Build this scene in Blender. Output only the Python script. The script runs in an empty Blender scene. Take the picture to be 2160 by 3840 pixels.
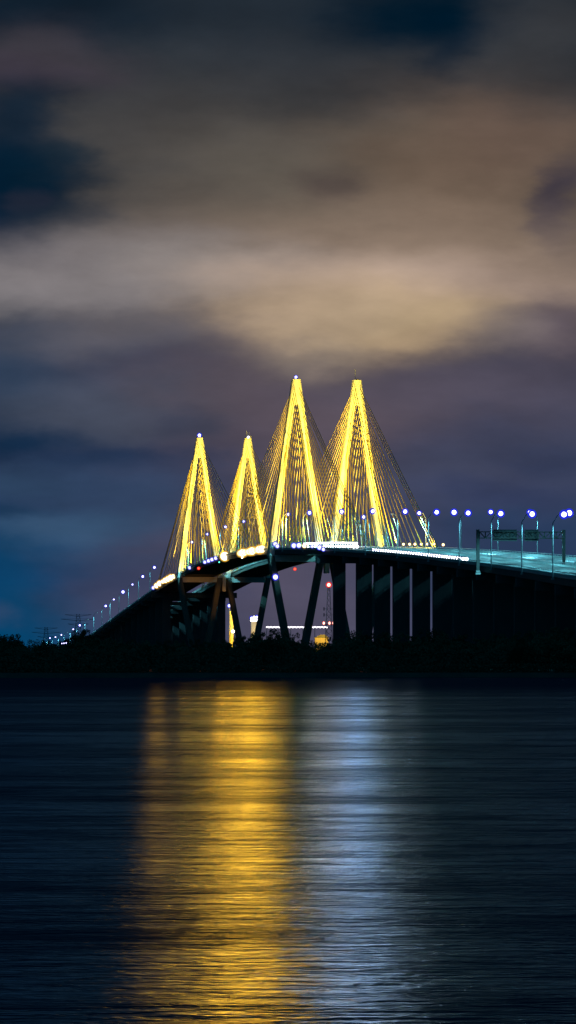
import bpy, math, random
from mathutils import Vector
random.seed(7)
SC = bpy.context.scene
COL = SC.collection
F = 11800.0; HY = 2480.0; CZ = 3.0          # focal length in photo pixels, horizon row, eye height
def W(px, py, d): return Vector(((px-1080)/F*d, d, CZ+(HY-py)/F*d))

# ------------------------------------------------------------------ words
ORD = ['first','second','third','fourth','fifth','sixth','seventh','eighth','ninth','tenth','eleventh','twelfth','thirteenth','fourteenth','fifteenth','sixteenth','seventeenth','eighteenth','nineteenth','twentieth']
def ordn(i):
    i += 1
    if i <= 20: return ORD[i-1]
    t, u = divmod(i, 10); tens = {2:'twenty',3:'thirty',4:'forty',5:'fifty'}[t]
    return tens[:-1]+'ieth' if u == 0 else tens+'-'+ORD[u-1]

# ------------------------------------------------------------------ materials
def srgb(c):
    return tuple(((x/255)/12.92 if x/255 <= 0.04045 else ((x/255+0.055)/1.055)**2.4) for x in c)
def new_mat(name):
    m = bpy.data.materials.new(name); m.use_nodes = True
    return m, m.node_tree.nodes, m.node_tree.links, m.node_tree.nodes['Principled BSDF']
def surf(name, c1, c2, scale=0.5, rough=0.7, metal=0.0, bump=0.0, stretch=(1,1,1)):
    m, n, l, b = new_mat(name)
    tc = n.new('ShaderNodeTexCoord'); mp = n.new('ShaderNodeMapping'); mp.inputs['Scale'].default_value = stretch
    nz = n.new('ShaderNodeTexNoise'); nz.inputs['Scale'].default_value = scale; nz.inputs['Detail'].default_value = 6; nz.inputs['Roughness'].default_value = 0.65
    r = n.new('ShaderNodeValToRGB'); r.color_ramp.elements[0].position = .3; r.color_ramp.elements[1].position = .7
    r.color_ramp.elements[0].color = (*c1, 1); r.color_ramp.elements[1].color = (*c2, 1)
    l.new(tc.outputs['Object'], mp.inputs[0]); l.new(mp.outputs[0], nz.inputs[0]); l.new(nz.outputs[0], r.inputs[0]); l.new(r.outputs[0], b.inputs['Base Color'])
    b.inputs['Roughness'].default_value = rough; b.inputs['Metallic'].default_value = metal
    if bump:
        bp = n.new('ShaderNodeBump'); bp.inputs['Distance'].default_value = bump
        l.new(nz.outputs[0], bp.inputs['Height']); l.new(bp.outputs[0], b.inputs['Normal'])
    return m
def glow(name, col, strength):
    m, n, l, b = new_mat(name)
    e = n.new('ShaderNodeEmission'); e.inputs[0].default_value = (*col, 1); e.inputs[1].default_value = strength
    l.new(e.outputs[0], n['Material Output'].inputs[0]); m.cycles.emission_sampling = 'NONE'
    return m
def shell(name, col, strength, opacity):
    m, n, l, b = new_mat(name)
    e = n.new('ShaderNodeEmission'); e.inputs[0].default_value = (*col, 1); e.inputs[1].default_value = strength
    t = n.new('ShaderNodeBsdfTransparent'); x = n.new('ShaderNodeMixShader'); x.inputs[0].default_value = opacity
    l.new(t.outputs[0], x.inputs[1]); l.new(e.outputs[0], x.inputs[2]); l.new(x.outputs[0], n['Material Output'].inputs[0]); m.cycles.emission_sampling = 'NONE'
    return m
M = dict(
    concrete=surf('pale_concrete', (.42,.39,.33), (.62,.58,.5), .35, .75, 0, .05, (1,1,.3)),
    pier=surf('shade_black_concrete', (.025,.03,.035), (.05,.05,.05), .4, .85, 0, .05, (1,1,.3)),  # pier concrete taken near black, unlit shade put into the colour
    shade_concrete=surf('shade_toned_concrete', (.06,.055,.045), (.11,.1,.08), .3, .85, 0, .05, (1,1,.3)),  # pale concrete of the lower legs with unlit shade put into its colour
    girder=surf('dark_steel_girder', (.03,.03,.028), (.05,.05,.045), .6, .6),
    road=surf('concrete_road', (.05,.05,.05), (.5,.5,.48), .35, .38, 0, .01, (1,.04,1)),
    paint=surf('road_paint', (.7,.7,.68), (.8,.8,.78), 2, .6),
    barrier=surf('barrier_concrete', (.3,.3,.29), (.45,.45,.43), .8, .8),
    rail=surf('galvanised_rail', (.3,.32,.34), (.45,.47,.5), 3, .4, .7),
    pole=surf('galvanised_pole', (.22,.24,.26), (.32,.34,.36), 2, .4, .5),
    cable=surf('yellow_cable_pipe', (.27,.19,.01), (.37,.26,.016), .6, .5),
    lattice=surf('grey_lattice_steel', (.05,.055,.06), (.09,.1,.11), 2, .5, .5),
    panel=surf('aluminium_sign_back', (.03,.035,.04), (.05,.055,.06), 1, .5, .6),
    housing=surf('floodlight_housing', (.05,.05,.05), (.1,.1,.1), 4, .5, .4),
    leaf=surf('tree_foliage', (.02,.035,.015), (.06,.09,.03), 1.2, .8),
    bark=surf('tree_bark', (.03,.025,.02), (.07,.055,.04), 3, .95),
    shrub=surf('shore_scrub', (.015,.03,.012), (.04,.06,.025), 1, .9),
    soil=surf('shore_ground', (.02,.02,.014), (.06,.055,.035), .2, .95, 0, .1),
    wallpaint=surf('beige_wall', (.5,.42,.28), (.62,.52,.36), .4, .8),
    roofmetal=surf('roof_sheet', (.1,.1,.1), (.16,.16,.15), .5, .6, .4),
    white=surf('vehicle_white', (.6,.6,.6), (.75,.75,.75), 2, .35),
    grey=surf('vehicle_grey', (.12,.13,.15), (.2,.21,.23), 2, .35, .3),
    red=surf('vehicle_red', (.25,.03,.02), (.35,.05,.04), 2, .35),
    tyre=surf('tyre_rubber', (.015,.015,.015), (.03,.03,.03), 5, .9),
    glass=surf('vehicle_glass', (.02,.03,.04), (.03,.04,.05), 2, .1),
    lampcore=glow('lamp_core_light', (1,.97,1), 16), lampring=shell('lamp_blue_halo', (.02,.035,1), .75, .8),  # blue fringe round bright lamps, put into a glowing shell
    warm=glow('warm_floodlight_lens', (1,.86,.5), 6), warmring=shell('warm_floodlight_halo', (1,.5,.05), .9, .4),  # warm shell paints the glare round the floodlights
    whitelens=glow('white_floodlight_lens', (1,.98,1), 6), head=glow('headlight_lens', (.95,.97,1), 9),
    redlight=glow('red_light_lens', (1,.12,.06), 5), redcore=glow('red_beacon_core', (1,.75,.6), 6), redring=shell('red_beacon_halo', (1,.02,.01), 1.2, .6),
    green=glow('green_light_lens', (.1,1,.6), 3), yellowlit=glow('yellow_lit_panel', (1,.6,.02), .9),
    dimlamp=glow('dim_lamp_core', (.25,.6,.8), .6),
    signal=glow('white_dock_lamp', (.95,.9,1), 3),
)

# ------------------------------------------------------------------ mesh builder
class MB:
    def __init__(s): s.v = []; s.f = []
    def hexa(s, p):      # 8 corners: bottom loop then top loop
        b = len(s.v); s.v += [tuple(q) for q in p]
        for f in ((0,3,2,1),(4,5,6,7),(0,1,5,4),(1,2,6,5),(2,3,7,6),(3,0,4,7)): s.f.append(tuple(b+i for i in f))
        return s
    def box(s, c, d):
        x,y,z = c; a,b,h = (q/2 for q in d)
        return s.hexa([(x-a,y-b,z-h),(x+a,y-b,z-h),(x+a,y+b,z-h),(x-a,y+b,z-h),(x-a,y-b,z+h),(x+a,y-b,z+h),(x+a,y+b,z+h),(x-a,y+b,z+h)])
    def loft(s, rings, cap=True):
        b = len(s.v); n = len(rings[0])
        for r in rings: s.v += [tuple(q) for q in r]
        for k in range(len(rings)-1):
            for i in range(n):
                j = (i+1) % n
                s.f.append((b+k*n+i, b+k*n+j, b+(k+1)*n+j, b+(k+1)*n+i))
        if cap:
            s.f.append(tuple(b+i for i in range(n))[::-1]); s.f.append(tuple(b+(len(rings)-1)*n+i for i in range(n)))
        return s
    def tube(s, pts, r, n=6):
        pts = [Vector(p) for p in pts]; rs = r if isinstance(r, (list,tuple)) else [r]*len(pts)
        rings = []
        for i, p in enumerate(pts):
            t = (pts[min(i+1,len(pts)-1)]-pts[max(i-1,0)]).normalized()
            a = t.cross(Vector((0,1,0)) if abs(t.y) < .9 else Vector((1,0,0))).normalized(); b = t.cross(a)
            rings.append([p+(a*math.cos(2*math.pi*k/n)+b*math.sin(2*math.pi*k/n))*rs[i] for k in range(n)])
        return s.loft(rings)
    def sphere(s, c, r, n=12, m=8):
        c = Vector(c); r = r if isinstance(r, tuple) else (r,r,r)
        rings = [[c+Vector((r[0]*math.sin(math.pi*(k+.02)/(m+.04))*math.cos(2*math.pi*i/n), r[1]*math.sin(math.pi*(k+.02)/(m+.04))*math.sin(2*math.pi*i/n), r[2]*math.cos(math.pi*k/m))) for i in range(n)] for k in range(m+1)]
        return s.loft(rings)
    def mesh(s, name, mat, smooth=False):
        me = bpy.data.meshes.new(name); me.from_pydata(s.v, [], s.f); me.materials.append(mat); me.validate(); me.update()
        if smooth: me.polygons.foreach_set('use_smooth', [True]*len(me.polygons))
        return me
    def build(s, name, mat, parent=None, smooth=False, loc=None):
        return link(name, s.mesh(name, mat, smooth), parent, loc)
def link(name, me, parent=None, loc=None):
    o = bpy.data.objects.new(name, me); COL.objects.link(o)
    if parent is not None: o.parent = parent
    if loc is not None: o.location = loc
    return o
def tag(o, label=None, cat=None, group=None, kind=None):
    if label: o['label'] = label
    if cat: o['category'] = cat
    if group: o['group'] = group
    if kind: o['kind'] = kind
    return o
def thing(name, label, cat, loc=(0,0,0), group=None, rz=0):
    o = bpy.data.objects.new(name, None); COL.objects.link(o); o.location = loc; o.rotation_euler.z = rz
    return tag(o, label, cat, group)
def copy_thing(src, loc, label, rz=None, group=None, scale=None):
    r = src.copy(); COL.objects.link(r); r.location = loc; r['label'] = label
    if rz is not None: r.rotation_euler.z = rz
    if group: r['group'] = group
    if scale: r.scale = scale
    for ch in list(src.children):
        c = ch.copy(); COL.objects.link(c); c.parent = r
        for g in list(ch.children):
            d = g.copy(); COL.objects.link(d); d.parent = c
    return r
def light(name, kind, loc, energy, color, target=None, parent=None, radius=.5, angle=60, blend=.5):
    L = bpy.data.lights.new(name, kind); L.energy = energy; L.color = color; L.shadow_soft_size = radius
    if kind == 'SPOT': L.spot_size = math.radians(angle); L.spot_blend = blend
    o = bpy.data.objects.new(name, L); COL.objects.link(o); o.location = loc
    if target is not None: o.rotation_euler = (Vector(target)-Vector(loc)).to_track_quat('-Z','Y').to_euler()
    if parent is not None: o.parent = parent
    return o

# ------------------------------------------------------------------ bridge alignment (plan curve and profile)
N_ = Vector((1, .146, 0)).normalized()
def left_edge(d):      # plan position of the left parapet line at depth d
    if d >= 1160: return 206.5-.146*d
    px = 1457+1.8*(1160-d); return (px-1080)*d/F
DS = [470+5*i for i in range(int((3300-470)/5)+1)]
LX = [left_edge(d) for d in DS]
for _ in range(12):
    LX = [LX[0]]+[(LX[i-1]+2*LX[i]+LX[i+1])/4 for i in range(1, len(LX)-1)]+[LX[-1]]
ZP = [(400,17),(560,18.5),(640,19.5),(700,21),(765,23.1),(814,25.2),(879,28.4),(993,34.0),(1188,44.0),(1318,49.9),(1400,53.1),(1465,55.3),(1560,57.5),(1655,58.3),(1750,57.5),(1846,55.0),(1920,52.2),(1993,49.0),(2080,44.5),(2150,41),(2219,37.5),(2290,33.6),(2358,30),(2431,26),(2515,22),(2600,18),(2737,13),(2900,9.5),(3400,8)]
def zraw(d):
    for (a,za),(b,zb) in zip(ZP, ZP[1:]):
        if d <= b: return za+(zb-za)*(d-a)/(b-a)
    return ZP[-1][1]
def zdeck(d): return sum(zraw(d+k*9) for k in (-3,-2,-1,0,1,2,3))/7
def base_pt(d):
    f = (d-DS[0])/5; i = max(0, min(len(DS)-2, int(f))); u = f-i
    x = LX[i]*(1-u)+LX[i+1]*u; tx = LX[min(i+3,len(DS)-1)]-LX[max(i-3,0)]; ty = DS[min(i+3,len(DS)-1)]-DS[max(i-3,0)]
    n = Vector((ty, -tx, 0)).normalized()
    return Vector((x, d, 0)), n
D0 = 25.0
def P(d, t, z=0):      # d: depth of the left parapet; t: metres across, 0 = bridge centre line
    p, n = base_pt(d); q = p+n*(t+D0); q.z = zdeck(d)+z; return q
def PC(d, t, z=0):     # same but squared on the depth of the centre line (used for towers)
    q = Vector((231.8-.146*d, d, 0))+N_*t; q.z = z; return q
def px_of(v): return 1080+F*v.x/v.y
def solve_d(px, t):
    a, b = 500., 3200.
    for _ in range(50):
        m = (a+b)/2
        if px_of(P(m, t)) > px: a = m
        else: b = m
    return a
def heading(d):
    _, n = base_pt(d); return math.atan2(n.y, n.x)
NEAR, FAR, NEND, FEND = 1465., 1846., 1318., 1993.

# ------------------------------------------------------------------ decks
def strip(ds, sec, mb=None):   # sec: closed list of (t, z) swept along the deck
    mb = mb or MB(); return mb.loft([[P(d, t, z) for t, z in sec] for d in ds])
def rect(t0, t1, z0, z1): return [(t0,z0),(t1,z0),(t1,z1),(t0,z1)]
def deck(name, label, t0, t1, outer):
    root = thing('bridge_deck', label, 'bridge deck', (0,0,0), 'twin decks of the bridge')
    ds = [530+12*i for i in range(int((3180-530)/12)+1)]
    strip(ds, rect(t0, t1, -.4, 0)).build('road_slab', M['road'], root)
    for a in (t0+.5, t1-1.3): strip(ds, rect(a, a+.8, -2.3, -.41)).build('edge_girder', M['shade_concrete' if a == t0+.5 and t0 > 0 else 'girder'], root)
    mb = MB()
    for k in range(3):
        a = t0+(t1-t0)*(k+1)/4; strip([d for d in ds if d < NEND+5], rect(a-.4, a+.4, -2.1, -.41), mb); strip([d for d in ds if d > FEND-5], rect(a-.4, a+.4, -2.1, -.41), mb)
    d = NEND+2
    while d < FEND:
        ctr = [P(d, t0+1.35, -2.0), P(d, t1-1.35, -2.0), P(d+.6, t1-1.35, -2.0), P(d+.6, t0+1.35, -2.0)]
        mb.hexa([p for p in ctr]+[p+Vector((0,0,1.58)) for p in ctr]); d += 5.2
    mb.build('underframe', M['girder'], root)
    for a in (t0, t1-.35):
        pp = strip(ds, rect(a, a+.35, .004, .62)).build('parapet', M['barrier'], root)
        mb = strip(ds, rect(a+.1, a+.25, 1.08, 1.22)); d = 535.
        while d < 2500:
            q = P(d, a+.175, .63); mb.box(q+Vector((0,0,.22)), (.16,.2,.44)); d += 2.6
        mb.build('railing', M['rail'], pp)
    mb = MB()
    for t in (t0+2.4, t1-1.6):
        mb.loft([[P(d, t, .006), P(d, t+.18, .006), P(d, t+.18, .012), P(d, t, .012)] for d in ds])
    for k in (1,2,3):
        t = t0+2.4+(t1-t0-4.0)*k/4; d = 540
        while d < 1500:
            mb.loft([[P(e, t, .006), P(e, t+.16, .006), P(e, t+.16, .012), P(e, t, .012)] for e in (d, d+4)]); d += 12
    mb.build('lane_marking', M['paint'], root)
    return root
deck('l', 'left bridge deck nearest the viewer, carrying the bright oncoming headlights', -24.9, -4.2, -1)
deck('r', 'right bridge deck behind the gap, with darker lanes and outer lamp row', 4.2, 24.9, 1)

# ------------------------------------------------------------------ pylons
def leg(mb, d, A, B):   # A, B = (t_a, t_b, z, depth)
    rings = []
    for (ta, tb, z, w) in (A, B):
        c = .35; h = w/2
        rings.append([PC(d+y, t, z) for t, y in ((ta+c,-h),(tb-c,-h),(tb,-h+c),(tb,h-c),(tb-c,h),(ta+c,h),(ta,h-c),(ta,-h+c))])
    return mb.loft(rings)
def pylon(d, label, near):
    root = thing('cable_stayed_pylon', label, 'bridge pylon', (0,0,0), 'double diamond pylons')
    KZ = 52.0; Z0 = .8; TOP = 134.0; oh, ok = 1.9, 13.3; wl = 2.8
    def off(z): return oh+(ok-oh)*(TOP-z)/(TOP-KZ)
    for sgn in (-1, 1):
        tc = 14.35*sgn; fr = None
        for s in (-1, 1):
            ztop = 122.5
            a = sorted((tc+s*(off(ztop)-.001), tc+s*(off(ztop)-2.7))); b = sorted((tc+s*off(KZ), tc+s*(off(KZ)-wl)))
            L = leg(MB(), d, (b[0], b[1], KZ, 6.0), (a[0], a[1], ztop, 4.4)).build('upper_leg', M['concrete'], root)
            c = sorted((tc+s*3.9, tc+s*.75))
            leg(MB(), d, (c[0], c[1], Z0, 6.6), (b[0]-.05, b[1]+.05, KZ-.01, 6.2)).build('lower_leg', M['shade_concrete'], root)  # shade below the deck is in the leg colour
        H = leg(MB(), d, (tc-off(122.5), tc+off(122.5), 122.51, 4.4), (tc-oh, tc+oh, TOP, 3.8)).build('pylon_head', M['concrete'], root)
        leg(MB(), d, (tc-ok+wl+.05, tc+ok-wl-.05, 49.3, 4.6), (tc-ok+wl+.05, tc+ok-wl-.05, 52.4, 4.6)).build('crossbeam', M['concrete'], root)
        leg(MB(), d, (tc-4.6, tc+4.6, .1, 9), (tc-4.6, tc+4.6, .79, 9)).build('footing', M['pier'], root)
        # cables: 12 on each side in each plane
        for s in (-1, 1):
            te = tc+s*10.45
            for side, span in ((-1, 1), (1, 1)):
                main = (side > 0) == near
                for i in range(12):
                    za = 101.5+i*2.6
                    ta = tc+s*(off(za)-1.3)
                    if main: run = 16+i*15.2
                    else: run = 14+i*12.2 if i < 9 else 134+(i-9)*5.5
                    dd = d+side*run
                    q = PC(dd, te, zdeck(dd)-.2)
                    p = PC(d+side*(2.0), ta, za)
                    MB().tube([p, q], .17, 6).build('cable', M['cable'], root)
        # beacon on the head
        top = PC(d, tc, TOP)
        kind = {(True,-1):'b', (True,1):'a', (False,-1):'B', (False,1):'c'}[(near, sgn)]
        if kind in 'bB':
            r = .55 if kind == 'b' else .85
            g = MB().tube([top, top+Vector((0,0,.6))], .15).build('beacon_bracket', M['rail'], H)
            MB().sphere(top+Vector((0,0,.6+r)), r).build('beacon', M['lampcore'], H, True); MB().sphere(top+Vector((0,0,.6+r)), r*1.75).build('beacon_glow_shell', M['lampring'], H, True)  # outer blue shell paints the halo of the beacon
        else:
            mb = MB().tube([top+Vector((-.8,0,0)), top+Vector((-.8,0,5.2 if kind == 'a' else 4.2))], .12)
            if kind == 'c': mb.tube([top+Vector((-.3,0,0)), top+Vector((-.3,0,3.2))], .1).tube([top+Vector((.7,0,0)), top+Vector((.7,0,3.2))], .1)
            mb.build('antenna', M['pole'], H)
            if kind == 'c':
                MB().sphere(top+Vector((.1,0,.7)), .5).build('beacon', M['lampcore'], H, True); MB().sphere(top+Vector((1.5,0,.8)), (.7,.7,.8)).build('antenna_dome', M['concrete'], H, True)
            else: MB().box(top+Vector((.2,0,.3)), (1.4,1.2,.6)).build('roof_box', M['housing'], H)
    MB().hexa([PC(d-2.6,-1.02,44), PC(d-2.6,1.02,44), PC(d+2.6,1.02,44), PC(d+2.6,-1.02,44), PC(d-2.6,-1.02,53.5), PC(d-2.6,1.02,53.5), PC(d+2.6,1.02,53.5), PC(d+2.6,-1.02,53.5)]).build('centre_strut', M['concrete'], root)
    return root
pylon(NEAR, 'taller nearer double diamond pylon with yellow floodlit legs and stay cables on the right', True)
pylon(FAR, 'smaller farther double diamond pylon with yellow floodlit legs and stay cables on the left', False)

# floodlights that wash the pylons and cables
YEL = (1.0, .745, .085)
def wash(d, tc, tgt_t, tgt_z, dd, e, ang=46, col=YEL, tt=None, z=1.6):
    t = tc if tt is None else tt
    q = P(dd, t, z)
    return light('pylon_floodlight', 'SPOT', q, e, col, PC(d, tgt_t, tgt_z), None, .6, ang, .6)
for d in (NEAR, FAR):
    for sg in (-1, 1):
        tc = 14.35*sg
        for s in (-1, 1):
            wash(d, tc, tc+s*4, 104, d-52, 640e3, 62, tt=tc+s*9)
            wash(d, tc, tc+s*4, 104, d+60, 340e3, 60, tt=tc+s*9)
        wash(d, tc, tc, 100, d-118, 520e3, 40, tt=tc-6)
        wash(d, tc, tc, 96, d+118, 420e3, 40, tt=tc+6)

for d in (NEAR, FAR):      # floodlights close to the feet of the outer and shared legs
    for t, e in ((-27, 26e3), (27, 30e3), (-1, 7e3), (1, 5e3)):
        light('leg_floodlight', 'SPOT', PC(d-20, t*.86, zdeck(d)+3.2), e*2.0, YEL, PC(d, t*.95, 66), None, .3, 75, .7)
for t in (16, 24.0):      # floodlights under the right-hand side-span fan
    light('fan_floodlight', 'SPOT', P(NEAR-143, t, 1.8), 150e3, YEL, PC(NEAR-62, 20, 88), None, .5, 60, .6)
light('beam_floodlight', 'SPOT', PC(FAR-22, -20, 44), 2600, (1,.45,.08), PC(FAR, -12, 50), None, .3, 80, .7)
light('beam_floodlight', 'SPOT', PC(FAR-22, 3, 40), 3500, (1,.45,.08), PC(FAR, -4, 38), None, .3, 60, .7)
# ------------------------------------------------------------------ piers
def pier(d, label, cap_half, anchor=False):
    root = thing('bridge_pier', label, 'bridge pier', (0,0,0), 'piers under the approaches')
    z = zdeck(d)-2.35; hh = 2.6 if not anchor else 3.4
    a, b = (-20, -15) if anchor else (-20, -13.8)
    def blk(t0, t1, z0, z1, w, m, nm):
        pts = []
        for zz in (z0, z1):
            for (t, y) in ((t0,-w),(t1,-w),(t1,w),(t0,w)):
                q = P(d, t); n = base_pt(d)[1]; tv = Vector((-n.y, n.x, 0)); q = q+tv*y; q.z = zz; pts.append(q)
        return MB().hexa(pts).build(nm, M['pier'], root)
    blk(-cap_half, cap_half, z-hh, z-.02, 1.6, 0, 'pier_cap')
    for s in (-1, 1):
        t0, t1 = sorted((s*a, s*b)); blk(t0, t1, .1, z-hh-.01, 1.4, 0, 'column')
    return root
pier(NEND, 'wide capped pier where the right cables end, right of the near pylon', 27.4, True)
pier(FEND, 'wide capped pier behind the far pylon with open corner on right', 27.4, True)
d = solve_d(1336, -20); k = 0
ds_ = []
while d > 560: ds_.append(d); d -= 41
for k, d in enumerate(ds_): pier(d, f'{ordn(k)} dark pier under the right approach counting from the near anchor pier', 25.4)
d = FEND+41; k = 0
while d < 2750:
    pier(d, f'{ordn(k)} dark pier under the left approach counting from the far anchor pier', 25.4); d += 41; k += 1

# ------------------------------------------------------------------ street lamps
def lamp_proto(core=.82, ring=1.42, mat='lampcore'):
    root = thing('street_lamp', '', 'street lamp', (0,0,0), 'street lamps along the bridge')
    MB().tube([(0,0,-1.2),(0,0,13.2)], [.2,.13], 8).build('pole', M['pole'], root)
    MB().box((0,0,-1.3), (.8,.8,.3)).build('base_plate', M['pole'], root)
    MB().tube([(0,0,13.2),(1.3,0,15.3),(2.4,0,15.75)], [.12,.1,.08], 6).build('arm', M['pole'], root)
    h = MB().hexa([(2.2,-.28,15.6),(3.4,-.28,15.65),(3.4,.28,15.65),(2.2,.28,15.6),(2.3,-.2,15.95),(3.3,-.2,15.95),(3.3,.2,15.95),(2.3,.2,15.95)]).build('lamp_head', M['pole'], root)
    MB().sphere((2.9,0,15.45), core).build('lamp', M[mat], h, True)
    if ring: MB().sphere((2.9,0,15.45), ring).build('lamp_halo', M['lampring'], h, True)  # halo round the lamp, shaped as a glowing shell
    return root
def small_head(root):
    pass
LC = (.16, .72, .9)
LPR = {}; LV = {'big': (.92,1.6,'lampcore'), 'mid': (.68,1.25,'lampcore'), 'small': (.52,.92,'lampcore'), 'dim': (.3,None,'dimlamp')}
LAMPDATA = bpy.data.lights.new('lamp_light', 'SPOT'); LAMPDATA.energy = 85000; LAMPDATA.color = LC; LAMPDATA.shadow_soft_size = .3; LAMPDATA.spot_size = math.radians(166); LAMPDATA.spot_blend = .45
def put_lamp(d, t, flip, label, var='mid', s=1.0):
    q = P(d, t, .3); rz = heading(d)+(math.pi if flip else 0)
    if var not in LPR:
        o = LPR[var] = lamp_proto(*LV[var]); o.location = q; o.rotation_euler.z = rz; o['label'] = label
    else: o = copy_thing(LPR[var], q, label, rz)
    o.scale = (s,s,1)
    dirx = Vector((math.cos(rz), math.sin(rz), 0))
    L = bpy.data.objects.new('lamp_light', LAMPDATA); COL.objects.link(L); L.location = q+dirx*3.2+Vector((0,0,14.3)); 
    L.rotation_euler = (dirx*.35+Vector((0,0,-1))).to_track_quat('-Z','Y').to_euler()
    return o
left_a = [562,519,481,446,412,382,351,318,286,262,240,218,196,176,157]
for i, px in enumerate(left_a): put_lamp(solve_d(px, -25.2), -25.2, False, f'{ordn(i)} street lamp down the left approach, counting away from the far pylon', ['mid','mid','small','big','small','mid','dim','dim','mid','small','dim','small','small','small','dim'][i])
for i, px in enumerate([701,757,825,893,1058]): put_lamp(solve_d(px, -25.2), -25.2, False, f'{ordn(i)} street lamp among the cables between the pylons, from the left', 'small')
for i, px in enumerate([1136,1255,1370,1490,1606,1722,1842,1957,2073]): put_lamp(solve_d(px, -25.2), -25.2, False, f'{ordn(i)} street lamp on the outer left edge of the right approach, from the left')
for i, px in enumerate([1283,1386,1493,1597,1729,1868,2016,2166]): put_lamp(solve_d(px, 25.2), 25.2, True, f'{ordn(i)} street lamp on the far right edge of the right approach, from the left', ['small','mid','dim','mid','big','mid','mid','big'][i])

# ------------------------------------------------------------------ cable floodlights along the deck edges
def flood(px, py, r, warm, label, t=-25.3, ring=1.45, d=None, grp='floodlights at the cable feet'):
    d = d or solve_d(px, t); q = P(d, t, .0); c = W(px, py, q.y)
    root = thing('cable_floodlight', label, 'floodlight', (c.x, c.y, c.z), grp)
    MB().box((0,.5+r*.3,0), (r*1.3,.5,r*1.1)).box((0,.9+r*.3,-r*.6), (.3,.6,.5)).build('housing', M['housing'], root)
    MB().sphere((0,0,0), (r,r*.5,r)).build('lens', M['warm' if warm else 'whitelens'], root, True)
    MB().sphere((0,0,0), (r*ring,r*ring*.6,r*ring)).build('glass', M['warmring' if warm else 'lampring'], root, True)  # glare round the lens, painted as a glowing shell
    return root
items = [(575,2204,.75,0,'pinkish white floodlight lowest on the left deck edge'), (588,2196,1.1,1,''), (598,2188,1.1,1,'')]
wl = [(588,2196,1.5),(599,2188,1.6),(612,2180,1.2),(621,2176,1.5),(631,2171,1.6),(641,2166,1.65),(650,2162,1.2)]
flood(575,2204,1.0,0,'pinkish white floodlight, lowest one on the left deck edge')
for i,(x,y,r) in enumerate(wl): flood(x,y,r,1,f'{ordn(i)} warm floodlight left of the far pylon leg on the deck edge, from the left')
for i,(x,y,r) in enumerate([(711,2129,.85),(768,2108,.8),(782,2103,.9),(795,2098,.9),(809,2093,.9)]): flood(x,y,r,0,f'{ordn(i)} white floodlight between the far pylon legs on the deck edge, from the left')
flood(843,2086,2.2,1,'largest round golden floodlight, on the deck edge between the two pylons',ring=1.35)
for i,x in enumerate(range(902,986,9)): flood(x,2075-(x-902)*.2,1.5+.3*math.sin(i*1.7),1,f'{ordn(i)} warm white floodlight of the glaring row left of the near pylon')
for i,(x,y,r) in enumerate([(1032,2040,.9),(1040,2048,.8),(1102,2046,1.0),(1121,2045,1.0),(1141,2047,.75),(1171,2049,.6),(1198,2053,.9),(1213,2060,.7)]): flood(x,y,r,i in (4,),f'{ordn(i)} floodlight on the deck edge between the near pylon legs, from the left')
for i,x in enumerate([1513,1536,1556,1580,1603,1627,1662]):
    dd = solve_d(x, 25.2); flood(x,2041-i*.2+(3 if i == 6 else 0),.5,1,f'{ordn(i)} small floodlight at a cable foot right of the near pylon',t=25.2,d=dd)
# navigation and signal lamps
def small_lamp(px, py, d, r, mat, name, label, cat='lamp', ring=None):
    c = W(px, py, d); root = thing(name, label, cat, c)
    MB().box((0,.3,r*.9), (.3,.3,r*1.2)).build('bracket', M['housing'], root)
    b = MB().sphere((0,0,0), r).build('lens', M[mat], root, True)
    if ring: MB().sphere((0,0,0), r*1.7).build('glass', M[ring], root, True)  # glowing shell draws the halo round the lens
    return root
small_lamp(745,2131,1752,.55,'redlight','signal_lamp','small red lamp on the deck edge right of the far pylon leg',ring='redring')
small_lamp(1106,2134,1570,.5,'redlight','signal_lamp','small red lamp hanging under the deck of the main span',ring='redring')
small_lamp(822,2108,1640,.35,'green','signal_lamp','small green lamp on the deck edge near the middle of the span')
small_lamp(908,2091,1560,.45,'warm','signal_lamp','small white lamp hung below the row of glaring floodlights')
small_lamp(1033,2164,1458,1.0,'lampcore','inspection_lamp','white lamp under the deck beside the near pylon leg',ring='lampring')

# narrow spots added near the fixtures and headlights, aimed to draw columns on the water
def river(px, py, d, e, col, tx=0, ang=5.5, r=1.5):
    c = W(px, py, d); return light('water_column_spot', 'SPOT', c+Vector((0,-9,0)), e, col, (tx,170,0), None, r, ang, .5)
GOLD = (1.0, .195, .006)
for px, py, d, e in ((590,2190,1950,.45),(632,2165,1920,.6),(700,2135,1800,.35),(770,2100,1720,.5),(843,2082,1640,1.6),(905,2068,1570,1.4),(940,2064,1530,1.4),(978,2056,1500,1.2),(1040,2044,1445,.45)):
    river(px, py, d, e*3.2e5, GOLD)
for px, py, d, e, c in ((1140,2042,1470,.4,(1,.34,.24)),(1185,2040,1440,.65,(1,.38,.30)),(1225,2040,1425,.55,(1,.40,.36)),(1262,2038,1390,.65,(.9,.40,.42)),(1305,2038,1360,.6,(.75,.42,.55)),(1345,2038,1345,.6,(.6,.42,.60)),(1385,2052,1290,.4,(.7,.42,.5)),(1440,2058,1180,.16,(.9,.45,.42)),(1530,2070,1100,.07,(.8,.42,.4))):
    river(px, py, d, e*1.4e5, c)

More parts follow.
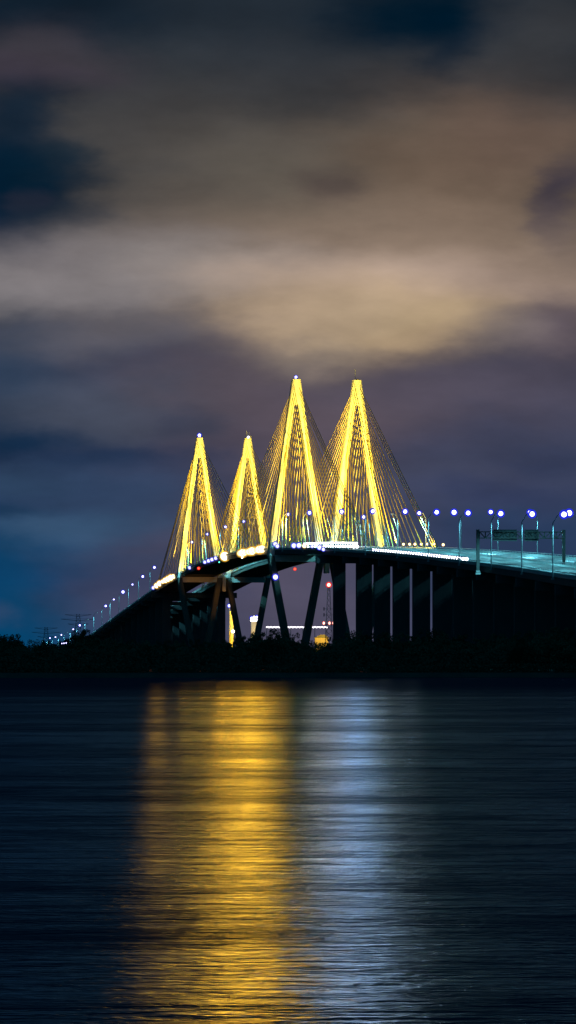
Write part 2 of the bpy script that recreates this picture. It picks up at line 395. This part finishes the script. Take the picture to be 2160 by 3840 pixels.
# ------------------------------------------------------------------ gantry
gd = solve_d(1792, -26.4); q0 = P(gd, -26.4, 0)
g = thing('sign_gantry', 'dark truss gantry with two blank sign backs over the left carriageway', 'sign gantry', q0, rz=heading(gd))
SP = 26.6; zb, zt = 8.2, 10.1
for x in (0, SP):
    MB().box((x,0,4.2), (.95,.8,13.2)).build('post', M['girder'], g)
MB().box((0,0,-2.7), (1.5,1.3,.6)).box((0,0,-2.0), (1.2,1.1,.4)).build('post_base', M['barrier'], g)
mb = MB()
for y in (-.55,.55):
    for z in (zb, zt): mb.tube([(.5,y,z),(SP-.5,y,z)], .13)
    for i in range(14):
        x0 = .5+i*(SP-1)/14; x1 = x0+(SP-1)/14
        mb.tube([(x0,y,zb),(x0,y,zt)], .09, 4); mb.tube([(x0,y,zb if i%2 else zt),(x1,y,zt if i%2 else zb)], .09, 4)
mb.build('truss', M['girder'], g)
for (a, b) in ((4.9, 12.2), (14.6, 18.9)):
    s = MB().box(((a+b)/2, .95, 9.1), (b-a, .12, 3.5)).build('sign_panel', M['panel'], g)
    mb = MB()
    for k in range(int((b-a)/1.8)+1): mb.box((a+.3+k*(b-a-.6)/int((b-a)/1.8), .83, 9.1), (.12,.1,3.7))
    mb.box(((a+b)/2, .83, 7.4), (b-a,.14,.12)).build('bracket', M['girder'], s)

# ------------------------------------------------------------------ vehicles
def car_proto(col):
    r = thing('car', '', 'car', (0,0,0), 'cars queueing with headlights on')
    prof = [(-2.2,.35),(2.2,.35),(2.25,.8),(1.9,.95),(.9,1.05),(-2.15,1.05)]
    MB().loft([[(x, y, z) for y, z in prof] for x in (-.88,.88)]).build('body', M[col], r)
    MB().hexa([(-.8,-1.9,1.06),(.8,-1.9,1.06),(.8,1.0,1.06),(-.8,1.0,1.06),(-.65,-1.3,1.5),(.65,-1.3,1.5),(.65,.3,1.5),(-.65,.3,1.5)]).build('cabin', M['glass'], r)
    for x in (-.8,.8):
        for y in (-1.4,1.4): MB().tube([(x-.12,y,.34),(x+.12,y,.34)], .34, 10).build('wheel', M['tyre'], r)
        MB().sphere((x*.78,2.3,.82), (.6,.25,.6)).build('headlight', M['head'], r, True)
        MB().sphere((x*.78,2.3,.82), (.75,.2,.66)).build('headlight_halo', M['lampring'], r, True)  # blue fringe of the headlight painted as a glowing shell
    MB().box((0,2.32,.85), (1.5,.12,.9)).build('trail_glow_bar', M['head'], r)  # glowing bar added to join the headlights into a trail
    return r
def truck_proto(col):
    r = thing('delivery_van', '', 'van', (0,0,0), 'vans with headlights on in the inner lane')
    MB().hexa([(-1.0,-2.9,.45),(1.0,-2.9,.45),(1.0,1.6,.45),(-1.0,1.6,.45),(-.95,-2.85,2.4),(.95,-2.85,2.4),(.95,1.3,2.4),(-.95,1.3,2.4)]).build('cargo_body', M[col], r)
    MB().loft([[(x, y, z) for y, z in ((1.61,.45),(2.9,.45),(2.9,1.1),(2.4,1.3),(1.62,2.2))] for x in (-.98,.98)]).build('cab', M[col], r)
    MB().hexa([(-.85,2.42,1.33),(.85,2.42,1.33),(.85,2.36,1.33),(-.85,2.36,1.33),(-.8,1.7,2.17),(.8,1.7,2.17),(.8,1.64,2.17),(-.8,1.64,2.17)]).build('windscreen', M['glass'], r)
    for x in (-.9,.9):
        for y in (-1.9,1.9): MB().tube([(x-.13,y,.38),(x+.13,y,.38)], .38, 10).build('wheel', M['tyre'], r)
        MB().sphere((x*.8,2.95,1.2), (.65,.25,.6)).build('headlight', M['head'], r, True)
    MB().box((0,2.93,1.2), (1.5,.12,.7)).build('trail_glow_bar', M['head'], r)  # added glow strip, fills the gap between the headlights
    MB().loft([[(x, 1.45+.4*math.cos(q*1.0472), 2.66+.40*math.sin(q*1.0472)) for q in range(6)] for x in (-1.1,1.1)]).build('trail_glow_roof_bar', M['head'], r)  # glowing roof bar added to thicken the headlight trail
    return r
protos = {}
def put(kind, col, d, t, label):
    q = P(d, t, .02); a, b = P(d+2,t), P(d-2,t); v = b-a; rz = math.atan2(-v.x, v.y)
    if (kind, col) not in protos:
        o = (car_proto if kind == 'car' else truck_proto)(col); o.location = q; o['label'] = label; protos[(kind,col)] = o
    else: o = copy_thing(protos[(kind,col)], q, label)
    o.rotation_euler = (math.atan2(v.z, math.hypot(v.x, v.y)), 0, rz)
d = solve_d(1404, -22.6); i = 0; dend = solve_d(1748, -22.6)
while d > dend:
    c = random.choice(['white','grey','red']); put('car', c, d, -22.6, f'{c} car with glaring headlights, {ordn(i)} of the outer lane queue from the far end'); d -= 5.3; i += 1
d = 1478.; i = 0
while d > 1336:
    c = random.choice(['white','grey']); put('truck', c, d, -7.5, f'{c} van with glaring headlights and an added roof glow bar, {ordn(i)} of the inner lane row'); d -= 6.6; i += 1

# ------------------------------------------------------------------ things beyond the bridge
def lattice(px, py_top, py_base, d, w0, w1, name, label, cat, arms=()):
    c = W(px, py_top, d); h = c.z-1.0; root = thing(name, label, cat, (c.x, c.y, 1.0)); mb = MB()
    n = 14
    for sx in (-1,1):
        for sy in (-1,1): mb.tube([(sx*w0/2,sy*w0/2,0),(sx*w1/2,sy*w1/2,h)], .16 if w0 < 8 else .15, 4)
    for i in range(n):
        a, b = i/n, (i+1)/n; wa, wb = w0+(w1-w0)*a, w0+(w1-w0)*b
        for sy in (-1,1):
            mb.tube([(-wa/2,sy*wa/2,a*h),(wb/2,sy*wb/2,b*h)], .1 if w0 < 8 else .1, 4); mb.tube([(wa/2,sy*wa/2,a*h),(-wb/2,sy*wb/2,b*h)], .1 if w0 < 8 else .1, 4)
    mb.build('lattice_mast', M['lattice'], root)
    for (zf, L) in arms:
        mb = MB()
        for s in (-1,1): mb.tube([(0,0,zf*h+.5),(s*L/2,0,zf*h)], .11, 4); mb.tube([(0,0,zf*h-2.2),(s*L/2,0,zf*h)], .25, 4)
        mb.build('crossarm', M['lattice'], root)
    return root, h
tw, h = lattice(1233, 2200, 2420, 2100, 6.2, 1.3, 'radio_mast', 'slim lattice mast with red beacon seen through the near pylon legs', 'radio mast')
MB().sphere((0,0,h+1.2), 1.15).build('beacon', M['redcore'], tw, True); MB().sphere((0,0,h+1.2), 2.0).build('beacon_glow_shell', M['redring'], tw, True)
for x in (-4,-.2,2.4): 
    s = MB().sphere((x+.6,-3,(2480-2337)/F*2100+2), (.62,.6,.9)).build('warning_lamp', M['redcore'], tw, True); MB().sphere((x+.6,-3,(2480-2337)/F*2100+2), (.9,.9,1.25)).build('lamp_glass', M['redring'], s, True)
MB().tube([(-4,-2.6,26.6),(4,-2.6,26.6)], .2, 4).build('lamp_bracket', M['lattice'], tw)
for z in (33,37): MB().box((-3.2,-1,z), (.7,.4,2.2)).box((3.2,-1,z+1), (.7,.4,2.4)).tube([(-3.2,0,z),(3.2,0,z)], .12, 4).build('panel_antenna', M['lattice'], tw)
lattice(293, 2303, 2400, 4000, 13, 4, 'transmission_tower', 'faint power line tower, the taller one above the left approach lamps', 'transmission tower', ((.99,34),(.9,44),(.8,26)))
lattice(173, 2352, 2410, 4400, 12, 4, 'transmission_tower', 'faint power line tower, lower and further left', 'transmission tower', ((.98,32),(.86,40),(.74,24)))
# long lit jetty
D = 2700; a = W(1000, 2352, D); b = W(1226, 2352, D); L = b.x-a.x
j = thing('lit_jetty_conveyor', 'long level conveyor gallery with a string of white lamps seen between pylon legs', 'conveyor gallery', (a.x, D, 0))
MB().box((L/2, 1.5, a.z-.2), (L, 1.2, .8)).build('gallery', M['lattice'], j)
for k in range(6): MB().tube([(k*L/5,1.5,0),(k*L/5,1.5,a.z-.5)], .3, 5).build('support', M['lattice'], j)
for k in range(54): MB().sphere((k*L/53, 0, a.z+.25*math.sin(k*2.1)), (.5,.4,.62), 8, 6).build('lamp', M['signal'], j)
# silo with bright top
c = W(960, 2330, 2250)
s = thing('grain_silo', 'tall beige silo with glaring white lamps on top, left of the near pylon legs', 'silo', (c.x, 2250, 0))
MB().tube([(0,0,.5),(0,0,c.z)], [3.6,3.6], 16).build('body', M['wallpaint'], s)
MB().box((0,0,c.z+.9), (8,6,1.4)).box((2.6,0,c.z+2.6), (3,3,1.8)).build('roof_glow_box', M['whitelens'], s)  # white light on top put into a roof box that emits
for x in (-3,-1.2,.6,3.6): MB().sphere((x,-4,c.z+3.0-abs(x)*.25), .9).build('lamp', M['lampcore'], s, True); 
MB().sphere((-3.0,-4,c.z+2.4), 1.6).build('lamp_halo', M['lampring'], s, True); MB().sphere((.6,-4,c.z+3), 1.6).build('lamp_halo', M['lampring'], s, True)
light('silo_floodlight', 'SPOT', (c.x-6, 2225, 8), 60e3, (1,.75,.4), (c.x, 2250, 24), None, .5, 70)
# yellow lit stack
c = W(868, 2290, 2300)
s = thing('lit_stack', 'narrow yellow lit stack with round lamps, between the far pylon legs', 'chimney stack', (c.x, 2300, 0))
MB().tube([(0,0,.5),(0,0,c.z)], [2.0,1.5], 14).build('shaft', M['wallpaint'], s)
MB().sphere((-1.6,-3,c.z+3.5), .9).build('top_lamp', M['lampcore'], s, True); MB().sphere((-1.6,-3,c.z+3.5), 1.7).build('lamp_halo', M['lampring'], s, True)
MB().tube([(-1.6,-2.4,c.z-2),(-1.6,-2.4,c.z+2.8)], .2).build('lamp_post', M['pole'], s)
MB().sphere((1.2,-3,W(0,2368,2300).z), 1.2).build('low_lamp', M['warm'], s, True)
MB().tube([(-1,-2.2,8),(-1,-2.2,c.z)], .12).tube([(-.3,-2.2,8),(-.3,-2.2,c.z)], .12).build('ladder', M['lattice'], s)
light('stack_floodlight', 'SPOT', (c.x, 2275, 12), 55e3, (1,.62,.04), (c.x, 2300, 28), None, .5, 80)
light('stack_floodlight', 'SPOT', (c.x, 2278, 40), 45e3, (1,.62,.04), (c.x, 2300, 30), None, .5, 80)
# yellow lit building
c = W(1206, 2392, 2150); w = 9.2
s = thing('warehouse', 'low yellow lit building at the foot of the lattice mast', 'warehouse', (c.x, 2150, 0))
MB().box((0,0,c.z/2), (w,8,c.z)).build('wall', M['wallpaint'], s)
MB().loft([[(-w/2-.4,y,c.z+.01),(w/2+.4,y,c.z+.01),(2,y,c.z+2.2),(-1,y,c.z+2.2)] for y in (-4.3,4.3)]).build('roof', M['roofmetal'], s)
for x,z in ((-1.2,15),(.6,15),(2.4,15)):
    f = MB().box((x,-4.05,z), (1.2,.12,1.6)).build('window', M['girder'], s); MB().box((x,-4.13,z), (.9,.06,1.3)).build('pane', M['glass'], f)
light('warehouse_floodlight', 'SPOT', (c.x, 2132, 22), 14e3, (1,.6,.05), (c.x, 2150, 15), None, .5, 90)

# ------------------------------------------------------------------ ground, water
def sheet(name, x0, x1, y0, y1, z, mat, edge=None):
    me = MB()
    if edge:
        n = len(edge)
        for i, (x, y) in enumerate(edge): me.v += [(x, y-3.5, -.6), (x, y, z), (x, y1, z)]
        for i in range(n-1): a = 3*i; me.f += [(a, a+3, a+4, a+1), (a+1, a+4, a+5, a+2)]
    else:
        me.v = [(x0,y0,z),(x1,y0,z),(x1,y1,z),(x0,y1,z)]; me.f = [(0,1,2,3)]
    return tag(me.build(name, mat), kind='structure')
edge = []
for i in range(-150, 151):
    x = i*4.0; edge.append((x*(1 if abs(i)<100 else 1+8*((abs(i)-100)/50)**2), 578+6*math.sin(x*.03)+1.5*math.sin(x*.21+1)+random.uniform(-.8,.8)-max(0, x-20)*.08))
sheet('far_bank', 0, 0, 0, 14000, .9, M['soil'], edge)
m, n, l, b = new_mat('river_water')
b.inputs['Base Color'].default_value = (.0006, .005, .009, 1); b.inputs['IOR'].default_value = 1.33; b.inputs['Roughness'].default_value = .5; b.inputs['Specular IOR Level'].default_value = .0
gl = n.new('ShaderNodeBsdfGlossy'); gl.distribution = 'BECKMANN'; gl.inputs['Color'].default_value = (.13,.34,.46,1)
fr = n.new('ShaderNodeFresnel'); fr.inputs[0].default_value = 1.33
dk = n.new('ShaderNodeBsdfDiffuse'); dk.inputs['Color'].default_value = (.001,.03,.055,1)
mxw = n.new('ShaderNodeMixShader'); l.new(fr.outputs[0], mxw.inputs[0]); l.new(dk.outputs[0], mxw.inputs[1]); mxc = n.new('ShaderNodeMixShader'); l.new(dk.outputs[0], mxc.inputs[1]); l.new(gl.outputs[0], mxc.inputs[2]); l.new(mxc.outputs[0], mxw.inputs[2]); l.new(mxw.outputs[0], n['Material Output'].inputs[0]); n.remove(b); b = gl
geo = n.new('ShaderNodeNewGeometry')
def wnoise(sx, sy, scale, detail, rough=.55, dist=0):
    mp = n.new('ShaderNodeMapping'); mp.inputs['Scale'].default_value = (sx, sy, 1)
    z = n.new('ShaderNodeTexNoise'); z.inputs['Scale'].default_value = scale; z.inputs['Detail'].default_value = detail; z.inputs['Roughness'].default_value = rough; z.inputs['Distortion'].default_value = dist
    l.new(geo.outputs['Position'], mp.inputs[0]); l.new(mp.outputs[0], z.inputs[0]); return z
a = wnoise(.4, 1, 4.2, 3, .55, .4); c = wnoise(.35, 1, .9, 3); p_ = wnoise(.12, 1, .045, 3)
b1 = n.new('ShaderNodeBump'); b1.inputs['Distance'].default_value = .085; l.new(a.outputs[0], b1.inputs['Height'])
b2 = n.new('ShaderNodeBump'); b2.inputs['Distance'].default_value = .14; l.new(c.outputs[0], b2.inputs['Height']); l.new(b1.outputs[0], b2.inputs['Normal'])
def addbump(prev, tex, dist):
    x = n.new('ShaderNodeBump'); x.inputs['Distance'].default_value = dist; l.new(tex.outputs[0], x.inputs['Height']); l.new(prev.outputs[0], x.inputs['Normal']); return x
b3 = addbump(b2, wnoise(.3, 1, .28, 3, .6), .13); b4 = addbump(b3, wnoise(.2, 1, .085, 3, .6), .30)
l.new(b4.outputs[0], b.inputs['Normal']); l.new(b4.outputs[0], fr.inputs['Normal'])
def mth(op, *ar):
    x = n.new('ShaderNodeMath'); x.operation = op
    for q, v in enumerate(ar):
        if isinstance(v, (int, float)): x.inputs[q].default_value = v
        else: l.new(v, x.inputs[q])
    return x.outputs[0]
def rng(src, a0, a1, o0, o1, smooth=True):
    x = n.new('ShaderNodeMapRange'); x.interpolation_type = 'SMOOTHSTEP' if smooth else 'LINEAR'; l.new(src, x.inputs[0])
    for q, v in zip((1,2,3,4), (a0,a1,o0,o1)): x.inputs[q].default_value = v
    return x.outputs[0]
sx = n.new('ShaderNodeSeparateXYZ'); l.new(geo.outputs['Position'], sx.inputs[0])
band = wnoise(.06, 1, .02, 4, .65)                       # long wind streaks lying across the river
ywarp = mth('ADD', sx.outputs[1], mth('MULTIPLY', mth('SUBTRACT', band.outputs[0], .5), 90))
bank_reflection = mth('MULTIPLY', rng(ywarp, 150, 390, 0, .93), rng(sx.outputs[1], 525, 545, 1, .8))     # dark reflection of the far bank, painted as dull diffuse
rows0 = wnoise(.3, 1, 1.3, 3, .6, .5); rows = wnoise(.34, 1, .24, 5, .7, .5); rows2 = wnoise(.1, 1, .03, 3, .6)     # slicks and wind rows, their dark reflection painted as diffuse
slick = mth('MULTIPLY', mth('MULTIPLY', rng(rows.outputs[0], .36, .60, .5, 1.12), rng(rows2.outputs[0], .38, .60, .7, 1.0)), rng(rows0.outputs[0], .36, .62, .55, 1.2))
l.new(mth('MULTIPLY', slick, mth('SUBTRACT', 1, bank_reflection)), mxc.inputs[0])
l.new(rng(p_.outputs[0], .38, .62, .23, .27), b.inputs['Roughness'])
live = rng(p_.outputs[0], .38, .62, .6, 1.0)
for q in (b1, b2, b3, b4): l.new(live, q.inputs['Strength'])
sheet('river_water', -900, 900, -80, 640, 0, m)

# ------------------------------------------------------------------ trees
def leaf_cloud(mb, c, r, n, size, flat=1.0):
    for _ in range(n):
        while True:
            v = Vector((random.uniform(-1,1), random.uniform(-1,1), random.uniform(-1,1)))
            if .25 < v.length < 1: break
        p = Vector(c)+Vector((v.x*r[0], v.y*r[1], v.z*r[2]))
        a = Vector((random.gauss(0,1), random.gauss(0,1), random.gauss(0,1))).normalized(); b_ = a.orthogonal().normalized(); s = size*random.uniform(.6,1.3)
        i = len(mb.v); mb.v += [tuple(p+a*s), tuple(p+b_*s*.6), tuple(p-a*s*.8), tuple(p-b_*s*.6)]; mb.f.append((i,i+1,i+2,i+3))
def tree_meshes(k, h, w):
    tr = MB().tube([(0,0,-.3),(.1,.05,h*.3),(.0,.1,h*.6)], [.3,.22,.12], 7); cr = MB()
    for i in range(random.randint(9,12)):
        an = random.uniform(0,6.28); rr = random.uniform(.15,.8)*w/2; zz = h*random.uniform(.35,.92)*(1-.25*rr/(w/2))
        c = (math.cos(an)*rr, math.sin(an)*rr, zz); tr.tube([(0,.05,h*random.uniform(.25,.45)), (c[0]*.6,c[1]*.6,zz*.8), c], [.12,.08,.03], 5)
        q = w*random.uniform(.16,.26); leaf_cloud(cr, c, (q,q,q*.75), 260, .26)
    leaf_cloud(cr, (0,0,h*.45), (w*.48,w*.48,h*.38), 900, .3)
    for i in range(6):
        an = random.uniform(0,6.28); rr = random.uniform(0,.3)*w; leaf_cloud(cr, (math.cos(an)*rr, math.sin(an)*rr, h*random.uniform(.85,1.0)), (w*.07,w*.07,w*.08), 60, .2)
    return tr.mesh('trunk', M['bark']), cr.mesh('crown', M['leaf'])
TM = [tree_meshes(k, 8.0, w) for k, w in enumerate((7.5, 9.0, 8.2, 10.0, 6.8))]
cols = ['round', 'broad', 'ragged', 'spreading', 'slim']
def tree(x, y, h, k, label, grp):
    root = thing('tree', label, 'tree', (x, y, .9), grp, random.uniform(0, 6.28)); root.scale = (max(.8,h/8.6),)*2+(h/8.3,)
    link('trunk', TM[k][0], root); link('crown', TM[k][1], root)
def skyline(px):     # row of the tree tops in the photo
    pts = [(-200,2380),(0,2385),(30,2378),(60,2386),(85,2405),(103,2424),(120,2405),(160,2395),(200,2398),(240,2395),(270,2375),(310,2365),(350,2378),(420,2392),(600,2400),(780,2400),(840,2392),(880,2375),(930,2368),(1000,2362),(1080,2368),(1110,2392),(1150,2400),(1200,2412),(1250,2395),(1300,2372),(1400,2372),(1480,2378),(1600,2360),(1800,2380),(2000,2370),(2160,2350),(2400,2340)]
    for (a,ya),(b,yb) in zip(pts, pts[1:]):
        if px <= b: return ya+(yb-ya)*(px-a)/(b-a)
    return pts[-1][1]
front = []
px = -70
while px < 2240:
    front.append(px); px += 78+random.uniform(-10,12)
for i, px in enumerate(front):
    y = 592+random.uniform(0,14)-max(0,(px-1080)/F*590-20)*.06; h = W(0, skyline(px)+random.uniform(14,40), y).z-.9
    k = random.randrange(5); tree((px-1080)/F*y, y, h, k, f'{ordn(i)} tree of the front row on the far bank from the left, dark and {cols[k]}', 'trees in the front row on the far bank')
for (px, ty, k) in ((5, 2384, 1), (42, 2380, 3), (300, 2362, 0)):
    tree((px-1080)/F*615, 615, W(0, ty, 615).z-.9, k, {5: 'rounded tree at the left edge of the picture', 42: 'tallest rounded tree just left of the gap in the left skyline', 300: 'tall round tree where the left approach sinks behind the woods'}[px], 'trees standing above the far bank')
back = []
px = -60
while px < 2240:
    back.append(px); px += 58+random.uniform(-8,10)
for i, px in enumerate(back):
    if 88 < px < 118: px += 34 if px > 103 else -30
    y = 640+random.uniform(-15,25); h = W(0, skyline(px)+random.uniform(-3,6), y).z-.9
    k = random.randrange(5); tree((px-1080)/F*y, y, h, k, f'{ordn(i)} tree of the taller back row on the far bank from the left, {cols[k]}', 'taller trees behind the front row')
def skirt():
    mb = MB(); x = -75
    while x < 75:
        yb = 583+6*math.sin(x*.03)-max(0,x-20)*.08
        for k in range(3): leaf_cloud(mb, (x+random.uniform(-2,2), yb+k*4+random.uniform(-1,1), 1.4+k*.9), (2.4,1.8,1.3+k*.5), 170, .28)
        x += 1.7
    return mb.build('shore_undergrowth', M['shrub'])
tag(skirt(), 'dark tangled undergrowth along the waterline of the far bank', 'undergrowth', kind='stuff')
# faint lights among the trees
for i,(px,py) in enumerate([(232,2413),(240,2412),(248,2411)]): small_lamp(px,py,588,.09,'lampcore','yard_lamp',f'tiny bluish yard lamp in the left trees, {ordn(i)} from the left',ring='lampring')

# ------------------------------------------------------------------ sky
SC.world = bpy.data.worlds.new('World'); SC.world.use_nodes = True
n = SC.world.node_tree.nodes; l = SC.world.node_tree.links; bg = n['Background']; out = n['World Output']
tc = n.new('ShaderNodeTexCoord'); sp = n.new('ShaderNodeSeparateXYZ'); l.new(tc.outputs['Generated'], sp.inputs[0])
def math_(op, a, b=None, c=None):
    x = n.new('ShaderNodeMath'); x.operation = op
    for i, v in enumerate((a, b, c)):
        if v is None: continue
        if isinstance(v, (int, float)): x.inputs[i].default_value = v
        else: l.new(v, x.inputs[i])
    return x.outputs[0]
yy = math_('MAXIMUM', sp.outputs[1], .05)
u = math_('DIVIDE', sp.outputs[0], yy); v = math_('DIVIDE', sp.outputs[2], yy)
# cloud coordinates: units of 0.001 of tangent
cb = n.new('ShaderNodeCombineXYZ'); l.new(math_('MULTIPLY', u, 10.0), cb.inputs[0]); l.new(math_('MULTIPLY', v, 10.0), cb.inputs[1])
def sky_noise(sx, sy, scale, detail, seed):
    mp = n.new('ShaderNodeMapping'); mp.inputs['Scale'].default_value = (sx, sy, 1); mp.inputs['Location'].default_value = (seed, seed*.7, seed*.3)
    z = n.new('ShaderNodeTexNoise'); z.inputs['Scale'].default_value = scale; z.inputs['Detail'].default_value = detail; z.inputs['Roughness'].default_value = .55
    l.new(cb.outputs[0], mp.inputs[0]); l.new(mp.outputs[0], z.inputs[0]); return z
nz = sky_noise(.45, 1.0, 3.2, 5, 1.3)
w1 = n.new('ShaderNodeVectorMath'); w1.operation = 'SUBTRACT'; l.new(nz.outputs['Color'], w1.inputs[0]); w1.inputs[1].default_value = (.5,.5,.5)
w2 = n.new('ShaderNodeVectorMath'); w2.operation = 'MULTIPLY'; l.new(w1.outputs[0], w2.inputs[0]); w2.inputs[1].default_value = (.62,.24,0)
w3 = n.new('ShaderNodeVectorMath'); w3.operation = 'ADD'; l.new(cb.outputs[0], w3.inputs[0]); l.new(w2.outputs[0], w3.inputs[1])
K = 1.4907; U = 10.0/F
BL = [  # cx, cy, rx, ry in 1449-wide photo pixels, colour, strength
 (720,1500,2600,700,(52,62,92),1.0),
 (0,1600,700,420,(0,64,104),1.0),
 (-50,1450,420,160,(0,62,98),.5),
 (750,1450,620,420,(82,77,96),.9),
 (1380,1350,520,330,(38,58,90),.85),
 (720,420,1400,560,(72,69,68),1.0),
 (400,330,520,420,(66,66,68),.7),
 (750,450,500,220,(98,90,80),.7),
 (1200,470,440,340,(112,93,78),.8),
 (1300,330,260,160,(104,86,76),.7),
 (720,30,1300,240,(32,42,52),.9),
 (130,30,420,120,(12,28,42),.9),
 (1080,30,260,120,(0,22,38),1.0),
 (1150,120,110,90,(6,26,42),.8),
 (1360,110,230,170,(52,54,58),.85),
 (820,190,300,120,(48,52,58),.5),
 (150,150,190,110,(62,58,66),.8),
 (20,195,200,60,(68,60,72),.75),
 (10,470,230,270,(2,28,48),1.0),
 (110,440,170,80,(8,34,52),.7),
 (150,560,150,60,(22,40,56),.5),
 (170,390,110,50,(22,40,54),.6),
 (80,290,150,110,(14,34,52),.8),
 (0,640,170,110,(24,40,62),.8),
 (40,510,70,30,(42,44,58),.5),
 (820,455,140,70,(66,58,58),.75),
 (1462,540,85,150,(34,36,60),.95),
 (1000,680,900,220,(148,128,112),.85),
 (250,700,520,130,(126,120,122),.9),
 (150,740,330,70,(138,132,134),.7),
 (480,690,300,90,(130,124,122),.6),
 (950,710,620,90,(186,163,147),.85),
 (1330,700,330,90,(148,128,116),.7),
 (860,830,460,140,(184,158,128),1.0),
 (920,820,300,80,(190,166,132),.7),
 (760,800,260,90,(178,156,134),.5),
 (730,910,190,60,(150,136,122),.6),
 (1430,840,180,130,(92,82,92),.9),
 (1300,850,180,80,(132,120,116),.5),
 (260,930,560,140,(68,70,88),.95),
 (200,850,360,70,(104,100,106),.6),
 (560,960,260,110,(92,82,90),.7),
 (0,960,300,200,(40,60,84),.8),
 (250,1040,320,100,(74,80,96),.7),
 (1200,1010,520,130,(82,76,90),.9),
 (760,1080,420,140,(94,82,90),.75),
 (1350,1150,420,150,(66,70,94),.8),
 (430,1060,110,40,(56,62,82),.6),
 (40,1110,170,50,(12,40,68),.85),
 (270,1150,260,40,(30,48,76),.85),
 (420,1190,200,70,(60,64,88),.6),
 (60,1210,240,60,(46,70,98),.8),
 (300,1250,330,110,(48,68,98),.8),
 (150,1330,320,60,(56,84,114),.8),
 (0,1290,110,30,(18,48,78),.6),
 (330,1400,300,30,(58,74,100),.5),
 (160,1460,460,90,(10,62,102),.7),
 (420,1480,260,130,(66,68,96),.7),
 (1100,1220,300,90,(72,74,94),.5),
 (1300,1240,260,60,(46,56,88),.7),
 (1420,1150,150,50,(52,62,92),.6),
 (1000,870,140,40,(172,148,120),.5),
 (0,1570,70,40,(60,74,104),.4),
]
cur = None
base = n.new('ShaderNodeRGB'); base.outputs[0].default_value = (*srgb((8,26,42)), 1); cur = base.outputs[0]
for cx, cy, rx, ry, c, s in BL:
    U0 = (cx*K-1080)*U; V0 = (HY-cy*K)*U; A = rx*K*U; B = ry*K*U
    mA = n.new('ShaderNodeVectorMath'); mA.operation = 'MULTIPLY_ADD'; l.new(w3.outputs[0], mA.inputs[0]); mA.inputs[1].default_value = (1/A, 1/B, 0); mA.inputs[2].default_value = (-U0/A, -V0/B, 0)
    ln = n.new('ShaderNodeVectorMath'); ln.operation = 'LENGTH'; l.new(mA.outputs[0], ln.inputs[0])
    mr = n.new('ShaderNodeMapRange'); mr.interpolation_type = 'SMOOTHERSTEP'; l.new(ln.outputs['Value'], mr.inputs[0]); mr.inputs[1].default_value = 0.0; mr.inputs[2].default_value = 1.4; mr.inputs[3].default_value = s; mr.inputs[4].default_value = 0
    mx = n.new('ShaderNodeMix'); mx.data_type = 'RGBA'; l.new(mr.outputs[0], mx.inputs[0]); l.new(cur, mx.inputs[6]); mx.inputs[7].default_value = (*srgb(c), 1); cur = mx.outputs[2]
# soft streaky texture of long clouds
nt = sky_noise(.5, 1.25, 4.2, 7, 4.1)
mr = n.new('ShaderNodeMapRange'); l.new(nt.outputs[0], mr.inputs[0]); mr.inputs[1].default_value = .3; mr.inputs[2].default_value = .7; mr.inputs[3].default_value = .82; mr.inputs[4].default_value = 1.17
vm = n.new('ShaderNodeVectorMath'); vm.operation = 'SCALE'; l.new(cur, vm.inputs[0]); l.new(mr.outputs[0], vm.inputs['Scale'])
back = n.new('ShaderNodeMapRange'); l.new(sp.outputs[1], back.inputs[0]); back.inputs[1].default_value = .25; back.inputs[2].default_value = -.35; back.inputs[3].default_value = 0; back.inputs[4].default_value = 1
mxb = n.new('ShaderNodeMix'); mxb.data_type = 'RGBA'; l.new(back.outputs[0], mxb.inputs[0]); l.new(vm.outputs[0], mxb.inputs[6]); mxb.inputs[7].default_value = (0, .075, .16, 1)  # blue fill added behind the camera to lift the dark areas
sky = n.new('ShaderNodeTexSky'); sky.sky_type = 'NISHITA'; sky.sun_disc = False; sky.sun_elevation = math.radians(-6); sky.sun_rotation = math.radians(120)
bg.inputs[1].default_value = 1.0; l.new(mxb.outputs[2], bg.inputs[0])
bg2 = n.new('ShaderNodeBackground'); l.new(sky.outputs[0], bg2.inputs[0]); bg2.inputs[1].default_value = .05
ad = n.new('ShaderNodeAddShader'); l.new(bg.outputs[0], ad.inputs[0]); l.new(bg2.outputs[0], ad.inputs[1]); l.new(ad.outputs[0], out.inputs[0])

# ------------------------------------------------------------------ camera and render settings
cam = bpy.data.cameras.new('camera'); co = bpy.data.objects.new('camera', cam); COL.objects.link(co); SC.camera = co
co.location = (0, 0, CZ); co.rotation_euler = (math.pi/2, 0, 0)
cam.sensor_fit = 'HORIZONTAL'; cam.sensor_width = 36; cam.lens = 36*F/2160; cam.shift_y = (HY-1920)/2160*1.0
cam.clip_start = 1; cam.clip_end = 30000
SC.view_settings.view_transform = 'Standard'; SC.view_settings.look = 'None'; SC.view_settings.exposure = 0; SC.view_settings.gamma = 1
SC.render.engine = 'CYCLES'; SC.cycles.use_denoising = True; SC.cycles.max_bounces = 5; SC.cycles.diffuse_bounces = 2; SC.cycles.transparent_max_bounces = 24
SC.cycles.sample_clamp_indirect = 3; SC.cycles.use_light_tree = True
